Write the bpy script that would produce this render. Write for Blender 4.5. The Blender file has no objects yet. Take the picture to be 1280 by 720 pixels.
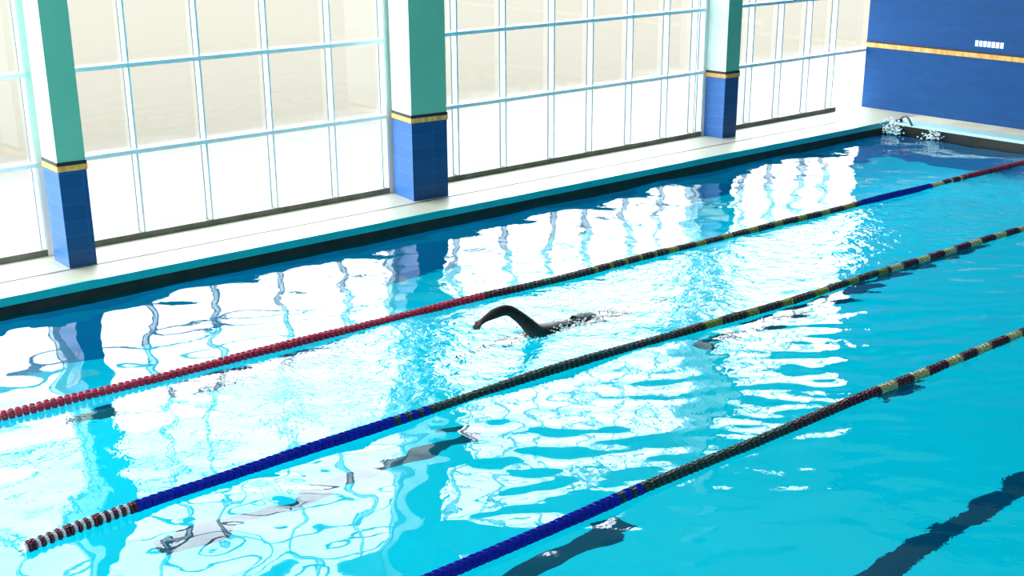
import bpy, bmesh, math, random
import numpy as np
from mathutils import Vector, Matrix
random.seed(7)
S = bpy.context.scene
C = S.collection
WZ = -0.215           # water level, deck is z = 0
EX = 1.45             # pool edge on the window side
EY = 22.82            # pool edge at the far end
YE = 23.91            # far wall
XR = 19.0

# ------------------------------------------------------------------ materials
def mat(name, col, rough=0.5, spec=0.5, emis=None, es=0.0, metal=0.0):
    m = bpy.data.materials.new(name); m.use_nodes = True
    b = m.node_tree.nodes['Principled BSDF']
    b.inputs['Base Color'].default_value = (*col, 1)
    b.inputs['Roughness'].default_value = rough
    b.inputs['Specular IOR Level'].default_value = spec
    b.inputs['Metallic'].default_value = metal
    if emis:
        b.inputs['Emission Color'].default_value = (*emis, 1)
        b.inputs['Emission Strength'].default_value = es
    return m
def N(m, t, **kw):
    n = m.node_tree.nodes.new(t)
    for k, v in kw.items():
        if k in n.inputs: n.inputs[k].default_value = v
        else: setattr(n, k, v)
    return n
def lk(m, a, ao, b, bi): m.node_tree.links.new(a.outputs[ao], b.inputs[bi])
def noisy(m, c1, c2, scale=8.0, stretch=(1, 1, 1), detail=3.0, lo=.35, hi=.65):
    """mottles the base colour between c1 and c2 with object-space noise"""
    b = m.node_tree.nodes['Principled BSDF']
    tc = N(m, 'ShaderNodeTexCoord'); mp = N(m, 'ShaderNodeMapping'); mp.inputs['Scale'].default_value = stretch
    nz = N(m, 'ShaderNodeTexNoise'); nz.inputs['Scale'].default_value = scale; nz.inputs['Detail'].default_value = detail
    cr = N(m, 'ShaderNodeValToRGB'); cr.color_ramp.elements[0].position = lo; cr.color_ramp.elements[1].position = hi
    cr.color_ramp.elements[0].color = (*c1, 1); cr.color_ramp.elements[1].color = (*c2, 1)
    lk(m, tc, 'Object', mp, 'Vector'); lk(m, mp, 'Vector', nz, 'Vector'); lk(m, nz, 'Fac', cr, 'Fac'); lk(m, cr, 'Color', b, 'Base Color')
    return m
def tiled(name, c1, c2, cm, w, h, mort=.004, rough=.35, axes='XZ', bump=.15, spec=.5, noise=None):
    """tile grid in object space on a plane given by axes"""
    m = mat(name, c1, rough, spec); b = m.node_tree.nodes['Principled BSDF']
    tc = N(m, 'ShaderNodeTexCoord'); sp = N(m, 'ShaderNodeSeparateXYZ'); cb = N(m, 'ShaderNodeCombineXYZ')
    br = N(m, 'ShaderNodeTexBrick')
    br.offset = 0.0
    br.inputs['Color1'].default_value = (*c1, 1); br.inputs['Color2'].default_value = (*c2, 1); br.inputs['Mortar'].default_value = (*cm, 1)
    br.inputs['Scale'].default_value = 1.0; br.inputs['Mortar Size'].default_value = mort
    br.inputs['Brick Width'].default_value = w; br.inputs['Row Height'].default_value = h
    lk(m, tc, 'Object', sp, 'Vector')
    if axes == 'XYZ':      # round a column: x+y along, z up
        ad = N(m, 'ShaderNodeMath', operation='ADD'); lk(m, sp, 'X', ad, 0); lk(m, sp, 'Y', ad, 1); lk(m, ad, 0, cb, 'X'); lk(m, sp, 'Z', cb, 'Y')
    else:
        lk(m, sp, axes[0], cb, 'X'); lk(m, sp, axes[1], cb, 'Y')
    lk(m, cb, 'Vector', br, 'Vector')
    if noise:
        nz = N(m, 'ShaderNodeTexNoise'); nz.inputs['Scale'].default_value = 1.0; nz.inputs['Detail'].default_value = 4
        mp = N(m, 'ShaderNodeMapping'); mp.inputs['Scale'].default_value = noise
        lk(m, tc, 'Object', mp, 'Vector'); lk(m, mp, 'Vector', nz, 'Vector')
        mx = N(m, 'ShaderNodeMixRGB', blend_type='OVERLAY'); mx.inputs['Fac'].default_value = .25
        lk(m, br, 'Color', mx, 'Color1'); lk(m, nz, 'Color', mx, 'Color2')
        hs = N(m, 'ShaderNodeMixRGB', blend_type='MULTIPLY'); hs.inputs['Fac'].default_value = 0
        mx.inputs['Color2'].default_value = (.5, .5, .5, 1)
        bw = N(m, 'ShaderNodeRGBToBW'); lk(m, nz, 'Color', bw, 'Color'); m.node_tree.links.new(bw.outputs[0], mx.inputs['Color2'])
        lk(m, mx, 'Color', b, 'Base Color')
    else:
        lk(m, br, 'Color', b, 'Base Color')
    if bump:
        bp = N(m, 'ShaderNodeBump'); bp.invert = True; bp.inputs['Strength'].default_value = bump; bp.inputs['Distance'].default_value = .003
        lk(m, br, 'Fac', bp, 'Height'); lk(m, bp, 'Normal', b, 'Normal')
    return m

M = {}
M['wall_white'] = mat('white wall paint', (.86, .87, .85), .7)
M['ceiling'] = mat('ceiling paint', (.45, .47, .48), .8)
M['shade'] = mat('grey blue wall', (.16, .22, .28), .8)
M['end'] = tiled('blue wall tile', (.002, .055, .20), (.003, .062, .225), (.004, .068, .23), .20, .10, .004, .45, 'XZ', .1, .2, (.9, 1, 7.0))
M['band_o'] = noisy(mat('orange tile band', (.75, .36, .07), .4), (.66, .27, .04), (.90, .50, .14), 5, (3, 3, 1))
M['band_d'] = mat('dark tile line', (.012, .012, .02), .35)
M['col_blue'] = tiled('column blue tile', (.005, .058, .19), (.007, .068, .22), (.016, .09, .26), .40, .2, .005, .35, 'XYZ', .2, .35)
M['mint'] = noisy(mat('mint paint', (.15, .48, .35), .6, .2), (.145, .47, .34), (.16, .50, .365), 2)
M['mint_lit'] = noisy(mat('mint paint lit side', (.6, .74, .68), .6, .2), (.60, .73, .67), (.64, .77, .71), 2)  # same mint, with the light on the -Y faces put into the colour
M['blue_lit'] = tiled('column blue tile lit side', (.030, .125, .40), (.036, .14, .44), (.07, .19, .48), .40, .2, .005, .35, 'XYZ', .2, .35)  # lit copy of the column tile, brightness painted in for -Y faces
M['frame'] = mat('pale blue frame paint', (.78, .94, 1.0), .45, .4)
M['gasket'] = mat('grey gasket', (.10, .15, .18), .6)
M['sill'] = noisy(mat('olive sill', (.13, .13, .09), .5), (.10, .10, .065), (.17, .17, .12), 3)
M['slot'] = mat('drain slot', (.13, .115, .11), .7)
M['black'] = noisy(mat('black gutter', (.006, .008, .008), .5, .3), (.004, .007, .006), (.018, .014, .012), 4)
M['teal'] = tiled('teal coping tile', (.004, .40, .42), (.006, .36, .40), (.01, .28, .32), .25, .2, .003, .3, 'YZ', .1)
M['deck'] = tiled('cream deck tile', (.48, .445, .33), (.50, .465, .36), (.41, .38, .30), .30, .30, .004, .45, 'XY', .1)
M['endcope'] = mat('pale coping', (.55, .80, .78), .4)
M['endbeige'] = noisy(mat('beige end tile', (.55, .44, .28), .5), (.80, .64, .40), (.92, .80, .58), 1.5)
M['steel'] = mat('steel cable', (.35, .37, .38), .35, .5, metal=.9)
M['skin'] = noisy(mat('wet dark skin', (.022, .014, .012), .5, .25), (.017, .012, .012), (.035, .018, .014), 9)
M['cap'] = mat('dark swim cap', (.01, .012, .02), .35)
M['trunks'] = mat('black swim trunks', (.008, .008, .012), .6)
M['foam'] = mat('white foam', (.85, .93, .93), .4)
M['pipe'] = mat('dark grey nozzle', (.03, .035, .04), .3)
M['letters'] = mat('white lettering', (.75, .86, .95), .5, emis=(.8, .9, 1), es=.35)
def fl(name, c, r=.38): return mat(name, c, r, .45)
M['f_red'] = fl('red float plastic', (.42, .008, .045))
M['f_maroon'] = fl('maroon float plastic', (.085, .004, .018))
M['f_blue'] = fl('blue float plastic', (.004, .010, .42))
M['f_dark'] = fl('dark green float plastic', (.016, .042, .040))
M['f_yellow'] = noisy(fl('yellow float plastic', (.6, .5, .22)), (.30, .24, .10), (.80, .68, .36), 60)
M['f_olive'] = fl('olive float plastic', (.24, .23, .035))
M['f_white'] = fl('white float plastic', (.78, .76, .80))
M['f_brown'] = fl('dark brown float plastic', (.050, .022, .016))

# glass pane
g = bpy.data.materials.new('window glass'); g.use_nodes = True
nt = g.node_tree; nt.nodes.clear()
o = nt.nodes.new('ShaderNodeOutputMaterial'); mx = nt.nodes.new('ShaderNodeMixShader'); tr = nt.nodes.new('ShaderNodeBsdfTransparent'); gl = nt.nodes.new('ShaderNodeBsdfGlossy')
tr.inputs[0].default_value = (.97, .99, .985, 1); gl.inputs['Roughness'].default_value = .02; mx.inputs[0].default_value = .03
nt.links.new(tr.outputs[0], mx.inputs[1]); nt.links.new(gl.outputs[0], mx.inputs[2]); nt.links.new(mx.outputs[0], o.inputs[0])
M['glass'] = g

# pool floor with dark lane markings; glow added in place of underwater light
def pool_floor_mat():
    m = mat('pool floor tile', (.0, .5, .6), .6, .2); b = m.node_tree.nodes['Principled BSDF']
    tc = N(m, 'ShaderNodeTexCoord'); sp = N(m, 'ShaderNodeSeparateXYZ'); lk(m, tc, 'Object', sp, 'Vector')
    acc = None
    for xc, segs in ((3.1, ((4, 9),)), (6.12, ((4.5, 8.3), (11.9, 18.6))), (8.62, ((6.0, 8.15), (12.2, 13.1))), (10.72, ((3, 11.9), (12.5, 13.5))), (13.3, ((2, 20),)), (15.8, ((2, 20),))):
        s = N(m, 'ShaderNodeMath', operation='SUBTRACT'); s.inputs[1].default_value = xc; lk(m, sp, 'X', s, 0)
        a = N(m, 'ShaderNodeMath', operation='ABSOLUTE'); lk(m, s, 0, a, 0)
        l = N(m, 'ShaderNodeMath', operation='LESS_THAN'); l.inputs[1].default_value = .125; lk(m, a, 0, l, 0)
        ym = None
        for ya, yb in segs:
            cmpn = N(m, 'ShaderNodeMath', operation='COMPARE'); cmpn.inputs[1].default_value = (ya + yb) / 2; cmpn.inputs[2].default_value = (yb - ya) / 2; lk(m, sp, 'Y', cmpn, 0)
            if ym is None: ym = cmpn
            else:
                q2 = N(m, 'ShaderNodeMath', operation='MAXIMUM'); lk(m, ym, 0, q2, 0); lk(m, cmpn, 0, q2, 1); ym = q2
        l2 = N(m, 'ShaderNodeMath', operation='MULTIPLY'); lk(m, l, 0, l2, 0); lk(m, ym, 0, l2, 1); l = l2
        if acc is None: acc = l
        else:
            q = N(m, 'ShaderNodeMath', operation='MAXIMUM'); lk(m, acc, 0, q, 0); lk(m, l, 0, q, 1); acc = q
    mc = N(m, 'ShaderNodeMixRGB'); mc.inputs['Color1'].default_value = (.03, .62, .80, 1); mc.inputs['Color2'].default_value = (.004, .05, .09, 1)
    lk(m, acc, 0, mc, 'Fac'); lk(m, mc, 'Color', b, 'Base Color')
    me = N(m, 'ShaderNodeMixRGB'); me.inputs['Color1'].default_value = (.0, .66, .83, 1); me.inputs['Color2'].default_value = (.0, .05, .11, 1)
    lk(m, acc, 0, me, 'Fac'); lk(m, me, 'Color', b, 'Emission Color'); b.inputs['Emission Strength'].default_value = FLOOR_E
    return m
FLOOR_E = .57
M['pfloor'] = pool_floor_mat()
M['pwall'] = mat('pool wall tile', (.01, .25, .45), .5, .2, emis=(0, .10, .30), es=.2)  # faint emission stands in for light inside the basin

# water
def water_mat():
    m = bpy.data.materials.new('rippling pool water'); m.use_nodes = True
    nt = m.node_tree; nt.nodes.clear()
    o = N(m, 'ShaderNodeOutputMaterial'); mix = N(m, 'ShaderNodeMixShader')
    rf = N(m, 'ShaderNodeBsdfRefraction'); rf.inputs['IOR'].default_value = 1.33; rf.inputs['Roughness'].default_value = 0; rf.inputs['Color'].default_value = (.04, .97, 1, 1)
    gl = N(m, 'ShaderNodeBsdfGlossy'); gl.inputs['Roughness'].default_value = .0; gl.inputs['Color'].default_value = (1, 1, 1, 1)
    fr = N(m, 'ShaderNodeFresnel'); fr.inputs['IOR'].default_value = 1.43
    tc = N(m, 'ShaderNodeTexCoord'); sp = N(m, 'ShaderNodeSeparateXYZ'); lk(m, tc, 'Object', sp, 'Vector')
    # the lane the swimmer crosses is choppier: mask in X
    d = N(m, 'ShaderNodeMath', operation='SUBTRACT'); d.inputs[1].default_value = 5.85; lk(m, sp, 'X', d, 0)
    a = N(m, 'ShaderNodeMath', operation='ABSOLUTE'); lk(m, d, 0, a, 0)
    r = N(m, 'ShaderNodeMapRange'); r.inputs['From Min'].default_value = 1.5; r.inputs['From Max'].default_value = .8; r.inputs['To Min'].default_value = .10; r.inputs['To Max'].default_value = 1.0
    lk(m, a, 0, r, 'Value')
    nz = N(m, 'ShaderNodeTexNoise'); nz.inputs['Scale'].default_value = 5.5; nz.inputs['Detail'].default_value = 3; nz.inputs['Roughness'].default_value = .55; nz.inputs['Distortion'].default_value = .4
    lk(m, tc, 'Object', nz, 'Vector')
    ry = N(m, 'ShaderNodeMapRange'); ry.inputs['From Min'].default_value = 5.5; ry.inputs['From Max'].default_value = 8.5; ry.inputs['To Min'].default_value = .12; lk(m, sp, 'Y', ry, 'Value')
    mr = N(m, 'ShaderNodeMath', operation='MULTIPLY'); lk(m, r, 0, mr, 0); lk(m, ry, 0, mr, 1)
    mu = N(m, 'ShaderNodeMath', operation='MULTIPLY'); lk(m, nz, 'Fac', mu, 0); lk(m, mr, 0, mu, 1)
    bp = N(m, 'ShaderNodeBump'); bp.inputs['Strength'].default_value = 1.0; bp.inputs['Distance'].default_value = .030
    lk(m, mu, 0, bp, 'Height')
    for n in (rf, gl, fr): lk(m, bp, 'Normal', n, 'Normal')
    lk(m, fr, 0, mix, 0); lk(m, rf, 0, mix, 1); lk(m, gl, 0, mix, 2); lk(m, mix, 0, o, 0)
    return m
M['water'] = water_mat()

# outside ground
M['ground'] = tiled('beige brick paving', (.106, .086, .060), (.112, .092, .067), (.109, .094, .074), .45, .16, .010, .9, 'YX', 0, .1)
b = M['ground'].node_tree.nodes['Principled BSDF']; m = M['ground']
tc = N(m, 'ShaderNodeTexCoord'); sp = N(m, 'ShaderNodeSeparateXYZ'); lk(m, tc, 'Object', sp, 'Vector')
nz = N(m, 'ShaderNodeTexNoise'); nz.inputs['Scale'].default_value = .35; lk(m, tc, 'Object', nz, 'Vector')
mr = N(m, 'ShaderNodeMapRange'); mr.inputs['From Min'].default_value = -7.5; mr.inputs['From Max'].default_value = -2.5
ad = N(m, 'ShaderNodeMath', operation='MULTIPLY_ADD'); ad.inputs[1].default_value = 3.0; lk(m, nz, 'Fac', ad, 0)
s2 = N(m, 'ShaderNodeMath', operation='ADD'); s2.inputs[1].default_value = -1.5; lk(m, sp, 'X', s2, 0); lk(m, s2, 0, ad, 2); lk(m, ad, 0, mr, 'Value')
mx = N(m, 'ShaderNodeMixRGB'); mx.inputs['Color2'].default_value = (.22, .215, .20, 1); lk(m, mr, 0, mx, 'Fac')
src = b.inputs['Base Color'].links[0].from_socket; m.node_tree.links.new(src, mx.inputs['Color1']); lk(m, mx, 'Color', b, 'Base Color')
M['snow'] = noisy(mat('pale concrete apron', (.2, .2, .19), .9, .1), (.20, .192, .175), (.26, .255, .24), .5)

# ------------------------------------------------------------------ mesh helpers
def mesh_obj(name, bm, m, parent=None, smooth=False):
    me = bpy.data.meshes.new(name); bm.to_mesh(me); bm.free()
    for mm in (m if isinstance(m, (list, tuple)) else [m]): me.materials.append(mm)
    if smooth:
        for p in me.polygons: p.use_smooth = True
    ob = bpy.data.objects.new(name, me); C.objects.link(ob)
    if parent: ob.parent = parent
    return ob
def box(bm, x0, x1, y0, y1, z0, z1, bev=0.0):
    r = bmesh.ops.create_cube(bm, size=1)
    vs = r['verts']
    for v in vs:
        v.co = Vector((x0 + (v.co.x + .5) * (x1 - x0), y0 + (v.co.y + .5) * (y1 - y0), z0 + (v.co.z + .5) * (z1 - z0)))
    if bev:
        es = list({e for v in vs for e in v.link_edges})
        bmesh.ops.bevel(bm, geom=es, offset=bev, segments=1, affect='EDGES')
    return vs
def boxobj(name, dims, m, parent=None, bev=0.0):
    bm = bmesh.new(); box(bm, *dims, bev); return mesh_obj(name, bm, m, parent)
def prism(bm, pts, z0, z1):
    lo = [bm.verts.new((x, y, z0)) for x, y in pts]; hi = [bm.verts.new((x, y, z1)) for x, y in pts]
    n = len(pts); bm.faces.new(hi); bm.faces.new(lo[::-1])
    for i in range(n): bm.faces.new((lo[i], lo[(i + 1) % n], hi[(i + 1) % n], hi[i]))
    bmesh.ops.recalc_face_normals(bm, faces=bm.faces)
def struct(o): o['kind'] = 'structure'; return o
def empty(name, loc, label=None, cat=None, group=None):
    o = bpy.data.objects.new(name, None); o.location = loc; o.empty_display_size = .1; C.objects.link(o)
    if label: o['label'] = label; o['category'] = cat
    if group: o['group'] = group
    return o
def tag(o, label, cat, group=None):
    o['label'] = label; o['category'] = cat
    if group: o['group'] = group
    return o
def tube(bm, pts, r, seg=8):
    rings = []
    for i, p in enumerate(pts):
        p = Vector(p); a = Vector(pts[max(i - 1, 0)]); b = Vector(pts[min(i + 1, len(pts) - 1)])
        t = (b - a).normalized(); u = t.cross(Vector((0.13, .21, 1))).normalized(); v = t.cross(u)
        rr = r[i] if isinstance(r, (list, tuple)) else r
        rings.append([bm.verts.new(p + (u * math.cos(2 * math.pi * k / seg) + v * math.sin(2 * math.pi * k / seg)) * rr) for k in range(seg)])
    for A, B in zip(rings, rings[1:]):
        for k in range(seg): bm.faces.new((A[k], A[(k + 1) % seg], B[(k + 1) % seg], B[k]))
    bm.faces.new(rings[0][::-1]); bm.faces.new(rings[-1])
    bmesh.ops.recalc_face_normals(bm, faces=bm.faces)

# ------------------------------------------------------------------ setting
ZT = 6.15; ZC = 8.0; YN = -5.0
struct(boxobj('floor', (0, EX, YN, YE, -.30, 0), M['deck']))                                    # deck on the window side
M['deck2'] = M['endbeige']
struct(boxobj('floor', (EX, XR, EY + .42, YE, -.30, 0), M['endbeige']))
struct(boxobj('trim_1', (EX, XR, EY + .0, EY + .42, -.075, .0), M['endcope']))
struct(boxobj('trim_2', (EX - .02, EX + .012, YN, EY, -.10, .004), M['teal']))                  # teal coping face
struct(boxobj('trim_3', (EX, EX + .006, YN, EY, -.42, -.10), M['black']))                       # overflow gutter, window side
struct(boxobj('trim_4', (EX + .006, XR, EY - .006, EY, -.30, -.055), M['black']))               # overflow gutter, far end
struct(boxobj('trim_5', (EX, XR, EY, EY + .40, -.42, -.076), M['black']))
bm = bmesh.new(); box(bm, .79, .832, YN, 22.2, 0, .003)
for k in range(60): box(bm, .775, .84, -4 + k * .45, -3.985 + k * .45, 0, .0025) if k % 7 == 3 else None
struct(mesh_obj('trim_6', bm, M['slot']))
D = 2.2
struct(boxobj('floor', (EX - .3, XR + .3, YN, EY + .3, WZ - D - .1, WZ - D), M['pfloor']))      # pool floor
bm = bmesh.new()
box(bm, EX - .3, EX, YN, EY + .3, WZ - D, -.42)
box(bm, EX, XR, EY, EY + .3, WZ - D, -.42)
box(bm, XR, XR + .3, YN, EY + .3, WZ - D, 0)
box(bm, EX, XR, YN - .3, YN, WZ - D, 0)
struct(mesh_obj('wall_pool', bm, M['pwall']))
struct(boxobj('wall_far', (0, XR + 2, YE, YE + .3, 0, ZC), M['end']))
struct(boxobj('wall_right', (XR + 2, XR + 2.3, -18, YE, -.3, ZC), M['shade']))
struct(boxobj('wall_near', (-.2, XR + 2.3, -18.3, -18, -.3, ZC), M['shade']))
struct(boxobj('ceiling', (-.4, XR + 2.3, -18.3, YE + .3, ZC, ZC + .2), M['ceiling']))
struct(boxobj('floor', (XR, XR + 2, -18, YE, -.3, 0), M['deck']))
struct(boxobj('floor', (0, XR, -18, YN - .3, -.3, 0), M['deck']))
bm = bmesh.new()
box(bm, -.25, 0, -18, YE, ZT, ZC)

for a_, b_ in ((6.10, 6.35), (11.56, 12.0), (18.80, 19.2)): box(bm, -.22, 0, a_, b_, 0, ZT)
box(bm, -.25, 0, -18, -3.0, 0, ZT)
struct(mesh_obj('wall_left', bm, M['wall_white']))
# far wall band
boxo = boxobj('trim_7', (0, XR + 2, YE - .018, YE, 1.262, 1.352), M['band_o']); struct(boxo)
boxo = boxobj('trim_8', (0, XR + 2, YE - .020, YE, 1.352, 1.385), M['band_d']); struct(boxo)
# small white stencil on the far wall (its letters are too small to read)
bm = bmesh.new()
xx = 2.50
for k in range(7):
    w = .070
    box(bm, xx, xx + w, YE - .006, YE - .002, 1.485, 1.595, .003)
    xx += w + .019
ob = mesh_obj('wall_lettering', bm, M['letters']); tag(ob, 'small white stencilled lettering on the blue wall above the orange band', 'sign')
# outside
struct(boxobj('floor', (-90, -.25, -90, 120, -.14, -.07), M['ground']))
struct(boxobj('trim_9', (-.25, 0, YN, 23, -.12, 0), M['deck']))

# ------------------------------------------------------------------ windows
mull = {1: [7.44, 8.47, 9.53, 10.58], 2: [12.92, 13.92, 14.99, 15.89, 16.86, 17.79, 18.55], 3: [20.17, 21.06, 21.96, 22.80], 0: [4.9, 3.87, 2.84, 1.8, .8, -.2, -1.2, -2.2]}
span = {0: (-3.0, 6.10), 1: (6.35, 11.56), 2: (12.0, 18.80), 3: (19.2, 23.90)}
TZ = [1.197, 2.336, 3.475, 4.615, 5.60]
n = 0
for k in (0, 1, 2, 3):
    y0, y1 = span[k]; n += 1
    w = empty('window_%d' % n, (0, (y0 + y1) / 2, 0)); w['kind'] = 'structure'
    off = Vector((0, (y0 + y1) / 2, 0))
    def part(name, dims, m, bev=0, w=w, off=off):
        o = boxobj(name, dims, m, None, bev)
        for v in o.data.vertices: v.co -= off
        o.parent = w; return o
    part('window_sill', (-.16, .0, y0, min(y1, 23.0), 0, .085), M['sill'], .004)
    part('head_rail', (-.16, .0, y0, y1, ZT - .08, ZT), M['frame'])
    ys = sorted(mull[k] + ([] if k == 3 else [y1 - .03]) + ([] if k == 0 else [y0 + .05]))
    for y in sorted(set(ys)):
        part('mullion', (-.125, -.004, y + .008, y + .042, .085, ZT - .08), M['frame'], .004)
        part('gasket', (-.150, -.125, y + .002, y + .046, .085, ZT - .08), M['gasket'])
    for z in TZ:
        part('transom', (-.10, .012, y0, y1, z - .032, z + .028), M['frame'], .005)
    ye = sorted(set(ys)); ye = ye if ye[0] < y0 + .1 else [y0] + ye
    if ye[-1] < y1 - .1: ye.append(y1)
    for a, b in zip(ye, ye[1:]):
        part('glass_pane', (-.140, -.134, a + .05, b - .005, .085, ZT - .08), M['glass'])

# ------------------------------------------------------------------ columns
cols = [((.773, 6.062), (.246, 6.085), .355, 1.30, 'mint green column with blue tiled foot, farthest left of the three'),
        ((.700, 11.50), (.075, 11.60), .62, 1.255, 'wide mint column with blue tiled foot, middle of the three'),
        ((.44, 18.90), (-.03, 18.86), .36, 1.19, 'most distant mint column, its blue tiled foot brightest on the window side')]
for (cx, cy), (lx, ly), dep, zb, lab in cols:
    e = empty('column', (0, 0, 0), lab, 'column', 'columns along the window wall')
    d = Vector((cx - lx, cy - ly)); L = d.length; d.normalize()
    nrm = Vector((0.10 if dep > .5 else 0.05, 1)).normalized()
    def foot(g):
        a = Vector((lx, ly)) - d * .0 - nrm * g; b = Vector((cx, cy)) + d * g - nrm * g
        c = Vector((cx, cy)) + d * g + nrm * (dep + g); 
        a = a if a.x > .005 else Vector((.005, a.y))
        return [tuple(a), tuple(b), tuple(c), (a[0], c[1])]
    e.location = (cx - L / 2, cy + dep / 2, 0); off = Vector(e.location)
    def cp(name, g, z0, z1, m):
        bm = bmesh.new(); prism(bm, foot(g), z0, z1)
        o = mesh_obj(name, bm, m, None)
        for pl in o.data.polygons:
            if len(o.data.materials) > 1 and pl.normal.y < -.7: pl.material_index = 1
        for v in o.data.vertices: v.co -= off
        o.parent = e; return o
    cp('tiled_foot', 0, 0, zb - .07, (M['col_blue'], M['blue_lit']))
    cp('orange_band', .012, zb - .07, zb, M['band_o'])
    cp('dark_band', .010, zb, zb + .045, M['band_d'])
    cp('shaft', 0, zb + .045, ZC, (M['mint'], M['mint_lit']))
for k in (1, 2, 3):
    pass

# ------------------------------------------------------------------ water
rng = np.random.default_rng(11)
xs = np.concatenate([np.arange(EX + .008, 13.2, .04), np.arange(13.2, XR + .01, .25)]); xs[-1] = XR - .01
ys = np.concatenate([np.arange(YN + .01, 2.4, .25), np.arange(2.4, EY - .05, .04), [EY - .01]])
X, Y = np.meshgrid(xs, ys, indexing='ij')
def waves(X, Y, n, lmin, lmax, slope, ang0=None, spread=math.pi, seed=0):
    r = np.random.default_rng(seed); Z = np.zeros_like(X)
    for i in range(n):
        lam = math.exp(r.uniform(math.log(lmin), math.log(lmax)))
        th = r.uniform(0, 2 * math.pi) if ang0 is None else ang0 + r.normal() * spread
        k = 2 * math.pi / lam; ph = r.uniform(0, 2 * math.pi)
        amp = slope * math.sqrt(2.0 / n) / k
        # bend the crests a little so that they never read as straight stripes
        wx = .35 * lam * np.sin(X * .9 / lam * 1.3 + ph * 3) ; wy = .35 * lam * np.sin(Y * .8 / lam + ph * 5)
        Z += amp * np.cos(k * (math.cos(th) * (X + wy) + math.sin(th) * (Y + wx)) + ph)
    return Z
def sm(a, b, v): t = np.clip((v - a) / (b - a), 0, 1); return t * t * (3 - 2 * t)
calm = 1 - .45 * sm(6.5, 11.5, X + (Y - 8) * .25)          # quieter towards the right-hand lanes
big = waves(X, Y, 26, 1.0, 3.2, .026, seed=3)
med = waves(X, Y, 34, .42, 1.0, .028, seed=5)
small = waves(X, Y, 40, .18, .42, .030, seed=8)
lane = sm(4.6, 5.0, X) * (1 - sm(6.9, 7.3, X))
patch = .5 + .5 * np.clip(waves(X, Y, 12, 2.5, 6, 1.0, seed=21), -1, 1)
wake = lane * sm(8.8, 10.5, Y)
Z = (big * calm + med * (calm * .85) + small * (.10 + .65 * lane * sm(5.5, 8.5, Y) + (.3 + .35 * sm(8, 11, Y)) * patch * calm))
streak = waves(X, Y, 22, .22, .75, .062, ang0=2.43, spread=.38, seed=31)
lane2 = sm(7.0, 7.6, X) * (1 - .45 * sm(9.2, 9.9, X)) * (1 - .6 * sm(10, 12, X)) * sm(5.2, 7.5, Y) * (1 - .7 * sm(13, 17, Y))
Z += streak * lane2 * (.55 + .45 * patch) + streak * lane * sm(8.5, 10, Y) * .45
# eddies and the swimmer's bow wave
for cx, cy, rr, am in ((7.58, 4.95, .35, .010), (3.23, 15.4, .4, .012), (6.1, 9.0, .5, .012)):
    R = np.hypot(X - cx, (Y - cy) * 1.5); Z += np.exp(-(R / rr) ** 2) * (waves(X, Y, 14, .12, .35, .16, seed=int(cx * 10)) + am)
edge = np.minimum(1, np.minimum(X - EX, EY - Y) / .15)
Z = Z * (.3 + .7 * edge)
verts = np.stack([X, Y, Z + WZ], -1).reshape(-1, 3)
nx, ny = X.shape
idx = np.arange(nx * ny).reshape(nx, ny)
q = np.stack([idx[:-1, :-1], idx[1:, :-1], idx[1:, 1:], idx[:-1, 1:]], -1).reshape(-1, 4)
me = bpy.data.meshes.new('pool_water')
me.vertices.add(len(verts)); me.vertices.foreach_set('co', verts.ravel())
me.loops.add(q.size); me.loops.foreach_set('vertex_index', q.ravel().astype(np.int32))
me.polygons.add(len(q)); me.polygons.foreach_set('loop_start', np.arange(0, q.size, 4, dtype=np.int32))
me.polygons.foreach_set('use_smooth', np.ones(len(q), dtype=bool))
me.update(); me.validate(); me.materials.append(M['water'])
ob = bpy.data.objects.new('pool_water', me); C.objects.link(ob)
ob['kind'] = 'stuff'; tag(ob, 'rippling turquoise pool water mirroring the bright windows', 'water')

# ------------------------------------------------------------------ lane ropes
def float_mesh(name, m, r=.056, w=.056, ribs=12, gap=1.0):
    bm = bmesh.new(); prof = [(.010, -.5), (.60 * r, -.46), (.94 * r, -.40), (r, -.22), (r, .0), (r, .22), (.94 * r, .40), (.60 * r, .46), (.010, .5)]
    seg = ribs * 2; rings = []
    for rr, y in prof:
        ring = []
        for k in range(seg):
            a = 2 * math.pi * k / seg; q = rr * (1.0 if k % 2 else .86) if rr > .9 * r else rr
            ring.append(bm.verts.new((q * math.cos(a), y * w, q * math.sin(a))))
        rings.append(ring)
    for A, B in zip(rings, rings[1:]):
        for k in range(seg): bm.faces.new((A[k], A[(k + 1) % seg], B[(k + 1) % seg], B[k]))
    bm.faces.new(rings[0]); bm.faces.new(rings[-1])
    bmesh.ops.recalc_face_normals(bm, faces=bm.faces)
    me = bpy.data.meshes.new(name); bm.to_mesh(me); bm.free(); me.materials.append(m)
    return me
FM = {k: float_mesh('float_' + k, M['f_' + k], **kw) for k, kw in dict(red={}, maroon={}, blue=dict(w=.074, ribs=20), dark={}, yellow=dict(r=.053), olive=dict(r=.053), white=dict(r=.045, w=.030), brown={}).items()}
def runs(pattern):
    """pattern: list of (y_end, colour or (a, la, b, lb))"""
    def f(y):
        y0 = -99
        for ye, c in pattern:
            if y < ye:
                if isinstance(c, str): return c
                a, la, b, lb, ph = c
                t = (y - ph) % (la + lb)
                return a if t < la else b
            y0 = ye
        return pattern[-1][1] if isinstance(pattern[-1][1], str) else 'red'
    return f
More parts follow.
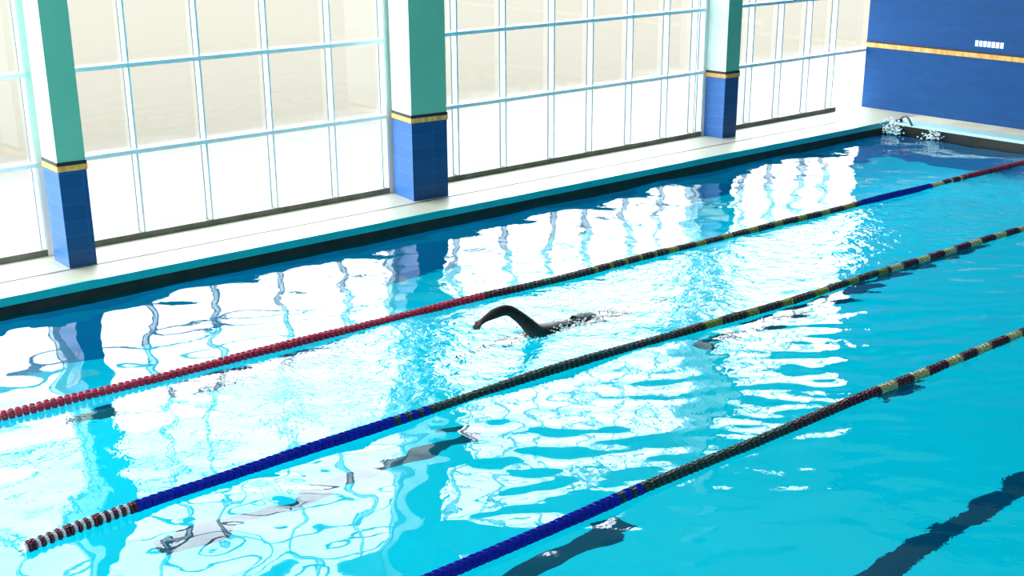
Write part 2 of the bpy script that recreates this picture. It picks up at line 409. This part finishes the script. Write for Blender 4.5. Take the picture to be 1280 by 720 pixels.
rope_def = [
 ([(4.55, 1.6), (4.56, 3.75), (4.59, 5.03), (4.606, 6.49), (4.625, 9.1), (4.71, 10.44), (4.72, 12.29), (4.775, 14.89), (4.82, 17.6), (4.885, 21.9), (4.89, 22.80)],
  runs([(9.6, 'red'), (10.2, ('maroon', .07, 'brown', .07, 0)), (11.3, ('brown', .14, 'dark', .14, 0)), (12.8, ('brown', .21, 'olive', .07, 0)), (16.9, ('brown', .34, 'olive', .22, .1)), (17.1, 'maroon'), (19.0, 'blue'), (19.3, 'yellow'), (19.9, ('maroon', .21, 'yellow', .07, 0)), (24, ('red', .56, 'maroon', .07, 0))]),
  'lane rope nearest the windows, red floats in front, dark and yellow behind', 1.6),
 ([(7.36, 2.70), (7.27, 3.01), (7.20, 3.41), (7.165, 3.86), (7.15, 5.0), (7.12, 6.57), (7.075, 8.57), (7.127, 9.8), (7.235, 11.84), (7.25, 15.57), (7.30, 17.56), (7.34, 22.80)],
  runs([(3.91, ('maroon', .045, 'white', .035, 0)), (6.45, 'blue'), (6.95, ('blue', .07, 'dark', .07, 0)), (9.6, 'dark'), (10.35, ('dark', .21, 'brown', .07, 0)), (14.2, ('brown', .42, 'olive', .23, .62)), (30, ('maroon', .32, 'yellow', .30, .95))]),
  'middle lane rope below the swimmer, maroon and white then blue floats in front', 2.88),
 ([(9.72, 2.2), (9.71, 4.2), (9.69, 5.06), (9.655, 6.73), (9.65, 8.2), (9.645, 8.87), (9.645, 10.7), (9.68, 13.28), (9.75, 22.80)],
  runs([(6.85, 'blue'), (7.3, ('blue', .07, 'dark', .07, 0)), (9.2, 'dark'), (9.9, ('dark', .07, 'maroon', .07, 0)), (10.55, 'maroon'), (30, ('yellow', .27, 'maroon', .32, 10.57))]),
  'lane rope nearest the camera, lower right, blue then black floats, yellow and maroon behind', 3.6),
]
PITCH = .069
for pts, colf, lab, ystart in rope_def:
    e = empty('lane_rope', (pts[0][0], pts[0][1], WZ), lab, 'lane rope')
    P = np.array(pts)
    def sx(y): # smooth x
        return float(np.mean([np.interp(y + dd, P[:, 1], P[:, 0]) for dd in np.linspace(-.5, .5, 9)]))
    zr = WZ + .022
    bm = bmesh.new()
    yy = np.arange(ystart, 22.80, .4)
    o0 = Vector(e.location)
    tube(bm, [Vector((sx(y), y, zr)) - o0 for y in list(yy) + [22.80]], .006, 6)
    mesh_obj('cable', bm, M['steel'], e)
    items = []; y = ystart + .05; 
    while y < 22.72:
        c = colf(y); items.append((y, c)); 
        y += .035 if (c in ('white',) or (y < 3.91 and c == 'maroon' and pts[0][0] < 8 and pts[0][0] > 6)) else PITCH
    rest = []
    vis0 = {1.6: 3.2, 2.88: 2.9, 3.6: 4.4}[ystart]
    cnt = 0
    rr = random.Random(int(ystart * 100))
    for y, c in items:
        x = sx(y); zz = zr + .006 * math.sin(y * 2.3 + x) + rr.uniform(-.002, .002)
        ang = math.atan2(sx(y + .1) - sx(y - .1), .2)
        mtx = Matrix.Translation(Vector((x, y, zz)) - o0) @ Matrix.Rotation(-ang + rr.uniform(-.03, .03), 4, 'Z') @ Matrix.Rotation(rr.uniform(0, 6.28), 4, 'Y')
        if ystart == 2.88 and y < 3.9 and c == 'maroon': mtx = mtx @ Matrix.Diagonal((1, .5, 1, 1))
        if y >= vis0 and cnt < 100:
            fo = bpy.data.objects.new('float', FM[c]); C.objects.link(fo); fo.parent = e; fo.matrix_local = mtx; cnt += 1
        else: rest.append((mtx, c))
    names = sorted({c for _, c in rest})
    bm = bmesh.new()
    for mtx, c in rest:
        s0 = len(bm.faces); v0 = len(bm.verts)
        bm.from_mesh(FM[c]); bm.verts.ensure_lookup_table(); bm.faces.ensure_lookup_table()
        bmesh.ops.transform(bm, matrix=mtx, verts=bm.verts[v0:])
        for f in bm.faces[s0:]: f.material_index = names.index(c)
    o = mesh_obj('float', bm, [M['f_' + c] for c in names], e); o['kind'] = 'stuff'

# ------------------------------------------------------------------ swimmer
def skin_mesh(name, nodes, edges, m, parent=None, sub=2, root=None):
    me = bpy.data.meshes.new(name); keys = list(nodes); ix = {k: i for i, k in enumerate(keys)}
    me.from_pydata([nodes[k][0] for k in keys], [(ix[a], ix[b]) for a, b in edges], []); me.update()
    ob = bpy.data.objects.new(name, me); C.objects.link(ob)
    sk = ob.modifiers.new('skin', 'SKIN'); sk.use_smooth_shade = True; sk.branch_smoothing = .6
    lay = me.skin_vertices[0].data if me.skin_vertices else None
    if lay is None:
        bpy.context.view_layer.objects.active = ob; lay = me.skin_vertices[0].data
    for i, k in enumerate(keys):
        r = nodes[k][1]; lay[i].radius = r if isinstance(r, tuple) else (r, r); lay[i].use_root = (k == root)
    ss = ob.modifiers.new('sub', 'SUBSURF'); ss.levels = sub; ss.render_levels = sub
    bpy.context.view_layer.update()
    dg = bpy.context.evaluated_depsgraph_get(); nm = bpy.data.meshes.new_from_object(ob.evaluated_get(dg))
    bpy.data.objects.remove(ob); nm.name = name
    for p in nm.polygons: p.use_smooth = True
    nm.materials.clear(); nm.materials.append(m)
    o2 = bpy.data.objects.new(name, nm); C.objects.link(o2)
    if parent: o2.parent = parent
    return o2
V = Vector
nodes = {
 'pelvis': (V((5.98, 10.02, -.315)), (.150, .105)), 'waist': (V((5.99, 9.80, -.285)), (.135, .105)),
 'chest': (V((6.00, 9.50, -.275)), (.175, .125)), 'upper': (V((6.01, 9.25, -.265)), (.165, .105)),
 'neck': (V((5.98, 9.10, -.27)), .062), 'skull': (V((5.96, 8.99, -.33)), (.078, .085)), 'crown': (V((5.955, 8.89, -.37)), (.075, .088)), 'top': (V((5.955, 8.82, -.39)), .055),
 # raised left arm
 'shL': (V((6.13, 9.16, -.165)), .098), 'armL1': (V((6.155, 9.04, -.055)), .088), 'armL2': (V((6.16, 8.90, .075)), .070), 'elL': (V((6.155, 8.755, .190)), .064),
 'foL1': (V((6.15, 8.66, .206)), .068), 'foL2': (V((6.15, 8.55, .194)), .062), 'wrL': (V((6.15, 8.44, .168)), .050), 'palmL': (V((6.15, 8.365, .140)), (.058, .040)),
 # leading right arm, under water
 'shR': (V((5.84, 9.10, -.36)), .070), 'elR': (V((5.78, 8.80, -.46)), .050), 'foR': (V((5.78, 8.66, -.50)), .045), 'wrR': (V((5.79, 8.50, -.54)), .029), 'palmR': (V((5.80, 8.42, -.555)), (.040, .022)),
 # legs, fluttering
 'hipL': (V((6.07, 10.16, -.33)), .095), 'knL': (V((6.09, 10.62, -.38)), .064), 'caL': (V((6.09, 10.80, -.36)), .058), 'anL': (V((6.09, 11.08, -.30)), .036), 'ftL': (V((6.09, 11.24, -.27)), (.042, .028)), 'toL': (V((6.09, 11.33, -.27)), (.038, .014)),
 'hipR': (V((5.89, 10.16, -.35)), .095), 'knR': (V((5.87, 10.60, -.46)), .064), 'caR': (V((5.87, 10.78, -.50)), .058), 'anR': (V((5.87, 11.05, -.55)), .036), 'ftR': (V((5.87, 11.21, -.57)), (.042, .028)), 'toR': (V((5.87, 11.30, -.59)), (.038, .014)),
}
edges = [('pelvis', 'waist'), ('waist', 'chest'), ('chest', 'upper'), ('upper', 'neck'), ('neck', 'skull'), ('skull', 'crown'), ('crown', 'top'),
 ('upper', 'shL'), ('shL', 'armL1'), ('armL1', 'armL2'), ('armL2', 'elL'), ('elL', 'foL1'), ('foL1', 'foL2'), ('foL2', 'wrL'), ('wrL', 'palmL'),
 ('upper', 'shR'), ('shR', 'elR'), ('elR', 'foR'), ('foR', 'wrR'), ('wrR', 'palmR'),
 ('pelvis', 'hipL'), ('hipL', 'knL'), ('knL', 'caL'), ('caL', 'anL'), ('anL', 'ftL'), ('ftL', 'toL'),
 ('pelvis', 'hipR'), ('hipR', 'knR'), ('knR', 'caR'), ('caR', 'anR'), ('anR', 'ftR'), ('ftR', 'toR')]
def hand(tagk, palm, fwd, side, up, thumbside):
    P = nodes[palm][0]; fwd = V(fwd).normalized(); side = V(side).normalized(); up = V(up).normalized()
    for i, (s, L) in enumerate(((-.031, .076), (-.011, .086), (.011, .080), (.030, .062))):
        b = P + fwd * .035 + side * s
        k = ['%s_f%d_%d' % (tagk, i, j) for j in range(4)]
        for j, (t, dn) in enumerate(((0, 0), (.38, -.003), (.68, -.012), (.92, -.028))):
            nodes[k[j]] = (b + fwd * L * t + side * s * .5 * t + up * dn, (.015, .0145, .0135, .012)[j])
        edges.append((palm, k[0])); edges.extend([(k[0], k[1]), (k[1], k[2]), (k[2], k[3])])
    b = P - fwd * .01 + side * thumbside * .040
    ks = [tagk + '_t%d' % j for j in range(3)]
    for j, kk in enumerate(ks): nodes[kk] = (b + side * thumbside * .022 * j + fwd * .026 * j - up * .006 * j, (.013, .0115, .009)[j])
    edges.extend([(palm, ks[0]), (ks[0], ks[1]), (ks[1], ks[2])])
hand('L', 'palmL', (0, -.90, -.44), (1, 0, 0), (0, -.44, .90), -1)
hand('R', 'palmR', (0, -.98, -.15), (1, 0, 0), (0, -.15, .98), 1)
sw = empty('person', (6.0, 9.5, WZ), 'person swimming front crawl between lane ropes, one dark arm arched above water', 'person')
# body
for k in nodes: nodes[k] = (nodes[k][0] - V(sw.location), nodes[k][1])
body = skin_mesh('body', nodes, edges, M['skin'], sw, 2, 'pelvis')
hl = V((5.957, 8.93, -.35)) - V(sw.location)
# face: brow, nose, lips, chin, ears joined onto the downward-facing head
bm = bmesh.new()
def blob(bm, c, s, seg=14):
    r = bmesh.ops.create_uvsphere(bm, u_segments=seg, v_segments=8, radius=1)
    for v in r['verts']: v.co = V((c[0] + v.co.x * s[0], c[1] + v.co.y * s[1], c[2] + v.co.z * s[2]))
for sx_ in (-1, 1):
    blob(bm, hl + V((sx_ * .078, .03, -.01)), (.010, .022, .028))
blob(bm, hl + V((0, .01, -.095)), (.014, .026, .022)); blob(bm, hl + V((0, .048, -.088)), (.026, .008, .008)); blob(bm, hl + V((0, .075, -.075)), (.030, .022, .022))
mesh_obj('face', bm, M['skin'], sw, True)
bm = bmesh.new(); blob(bm, hl + V((0, -.035, .012)), (.086, .092, .096), 24)
bmesh.ops.bisect_plane(bm, geom=bm.verts[:] + bm.edges[:] + bm.faces[:], plane_co=hl + V((0, .0, -.035)), plane_no=V((0, .75, -.66)), clear_outer=True)
mesh_obj('swim_cap', bm, M['cap'], sw, True)
bm = bmesh.new()
for sx_ in (-1, 1): blob(bm, hl + V((sx_ * .030, -.018, -.088)), (.024, .017, .012))
mesh_obj('goggles', bm, M['pipe'], sw, True)
bm = bmesh.new()
def oval(y, cx, z, rx, rz, seg=24): return [bm.verts.new(V((cx + rx * math.cos(2 * math.pi * k / seg), y, z + rz * math.sin(2 * math.pi * k / seg))) - V(sw.location)) for k in range(seg)]
rs = [oval(9.90, 5.985, -.292, .150, .118), oval(10.05, 5.98, -.305, .178, .128), oval(10.18, 5.98, -.32, .186, .125), oval(10.26, 5.98, -.335, .188, .112)]
for A, B in zip(rs, rs[1:]):
    for k in range(24): bm.faces.new((A[k], A[(k + 1) % 24], B[(k + 1) % 24], B[k]))
mesh_obj('swim_trunks', bm, M['trunks'], sw, True)

# ------------------------------------------------------------------ splashes
def drops(name, centre, n, spread, size, lab, seed, extra=None, arch=None):
    r = random.Random(seed); bm = bmesh.new()
    for i in range(n):
        p = V((r.gauss(0, spread[0]), r.gauss(0, spread[1]), abs(r.gauss(0, spread[2])) if spread[2] > 0 else 0))
        s = size * r.uniform(.4, 1.3)
        rr = bmesh.ops.create_icosphere(bm, subdivisions=1, radius=s)
        for v in rr['verts']: v.co = V((v.co.x * r.uniform(.9, 1.6), v.co.y * 1.3, v.co.z * .8)) + p
    o = mesh_obj(name, bm, M['foam'], None, True); o.location = centre; o['kind'] = 'stuff'; tag(o, lab, 'splash')
    return o
drops('water_splash', (6.04, 9.70, WZ + .015), 200, (.14, .40, .016), .010, 'broken white foam along the back of the swimming person', 3)
drops('water_splash', (6.14, 8.98, WZ + .01), 40, (.08, .10, .02), .009, 'drops round the shoulder of the swimming person', 9)
drops('water_splash', (1.62, 22.66, WZ + .02), 170, (.12, .09, .10), .020, 'white spray leaping from the gutter in the far pool corner', 4)
drops('water_splash', (2.52, 22.70, WZ + .02), 90, (.10, .06, .09), .016, 'small white spray against the far gutter, right of the corner', 5)
# arched spout feeding the corner splash
bm = bmesh.new()
pts = [V((.02 * k, -.30 * math.sin(k / 12 * math.pi * .5) * 0 + 0, 0)) for k in range(1)]
pts = [V((.42 * k / 14, -.18 * k / 14, .13 * math.sin(math.pi * k / 14) * (1.2 - .3 * k / 14) - .02 * k / 14)) for k in range(15)]
tube(bm, pts, .022, 8)
box(bm, -.06, .06, -.05, .05, -.02, .03, .006)
o = mesh_obj('water_spout', bm, M['pipe'], None, True); o.location = (1.62, 22.88, .02); tag(o, 'dark arched spout at the far pool corner beside the spray', 'spout')

# ------------------------------------------------------------------ light
w = bpy.data.worlds.new('sky'); S.world = w; w.use_nodes = True
nt = w.node_tree; bg = nt.nodes['Background']
tcw = nt.nodes.new('ShaderNodeTexCoord'); spw = nt.nodes.new('ShaderNodeSeparateXYZ'); crw = nt.nodes.new('ShaderNodeValToRGB')
nt.links.new(tcw.outputs['Generated'], spw.inputs[0]); nt.links.new(spw.outputs['Z'], crw.inputs[0]); nt.links.new(crw.outputs[0], bg.inputs[0])
crw.color_ramp.elements[0].position = .0; crw.color_ramp.elements[0].color = (1, .99, .97, 1)
crw.color_ramp.elements[1].position = .7; crw.color_ramp.elements[1].color = (.80, .90, 1, 1)
bg.inputs[1].default_value = 9.0
def area(name, loc, rot, sx_, sy_, power, col=(1, 1, 1), portal=False):
    l = bpy.data.lights.new(name, 'AREA'); l.shape = 'RECTANGLE'; l.size = sx_; l.size_y = sy_; l.energy = power; l.color = col
    if portal: l.cycles.is_portal = True
    o = bpy.data.objects.new(name, l); o.location = loc; o.rotation_euler = rot; C.objects.link(o); return o
area('daylight_portal', (-.2, 10.0, 3.1), (0, math.radians(-90), 0), 6.1, 26, 1, portal=True)
area('ceiling_fill', (12, 0, 7.9), (0, 0, 0), 8, 6, 260, (1, .97, .92))  # added fill light under the ceiling, outside the view
area('near_end_fill', (4.5, -17.8, 4.2), (math.radians(90), 0, 0), 9, 5, 7000, (1, .98, .94))  # added fill behind the camera for -Y faces, no window there
area('underwater_fill', (9, -2.5, -1.4), (math.radians(84), 0, 0), 12, 1.2, 500, (.3, .95, 1))  # unseen fill below the surface, added to brighten the pool floor

# ------------------------------------------------------------------ camera
yaw, pit, rol = .8637125, .3408004, -.0046558
f = math.exp(.4904947) * 1000; yc = 360 + 69.83558
cy, sy, cp, sp = math.cos(yaw), math.sin(yaw), math.cos(pit), math.sin(pit)
fw = V((-sy * cp, cy * cp, -sp)); r = V((cy, sy, 0)); u = r.cross(fw)
r2 = r * math.cos(rol) + u * math.sin(rol); u2 = -r * math.sin(rol) + u * math.cos(rol)
cd = bpy.data.cameras.new('camera'); cam = bpy.data.objects.new('camera', cd); C.objects.link(cam)
mm = Matrix((r2, u2, -fw)).transposed().to_4x4(); mm.translation = V((16.4395, 0, 4.588687)); cam.matrix_world = mm
cd.sensor_width = 36; cd.lens = f / 1280 * 36; cd.shift_y = (yc - 360) / 1280; cd.clip_end = 500
S.camera = cam
S.view_settings.view_transform = 'Standard'; S.view_settings.look = 'None'; S.view_settings.exposure = 0; S.view_settings.gamma = 1
cy_ = S.cycles
cy_.use_denoising = True; cy_.max_bounces = 8; cy_.transparent_max_bounces = 12; cy_.sample_clamp_indirect = 12; cy_.caustics_refractive = True; cy_.caustics_reflective = False
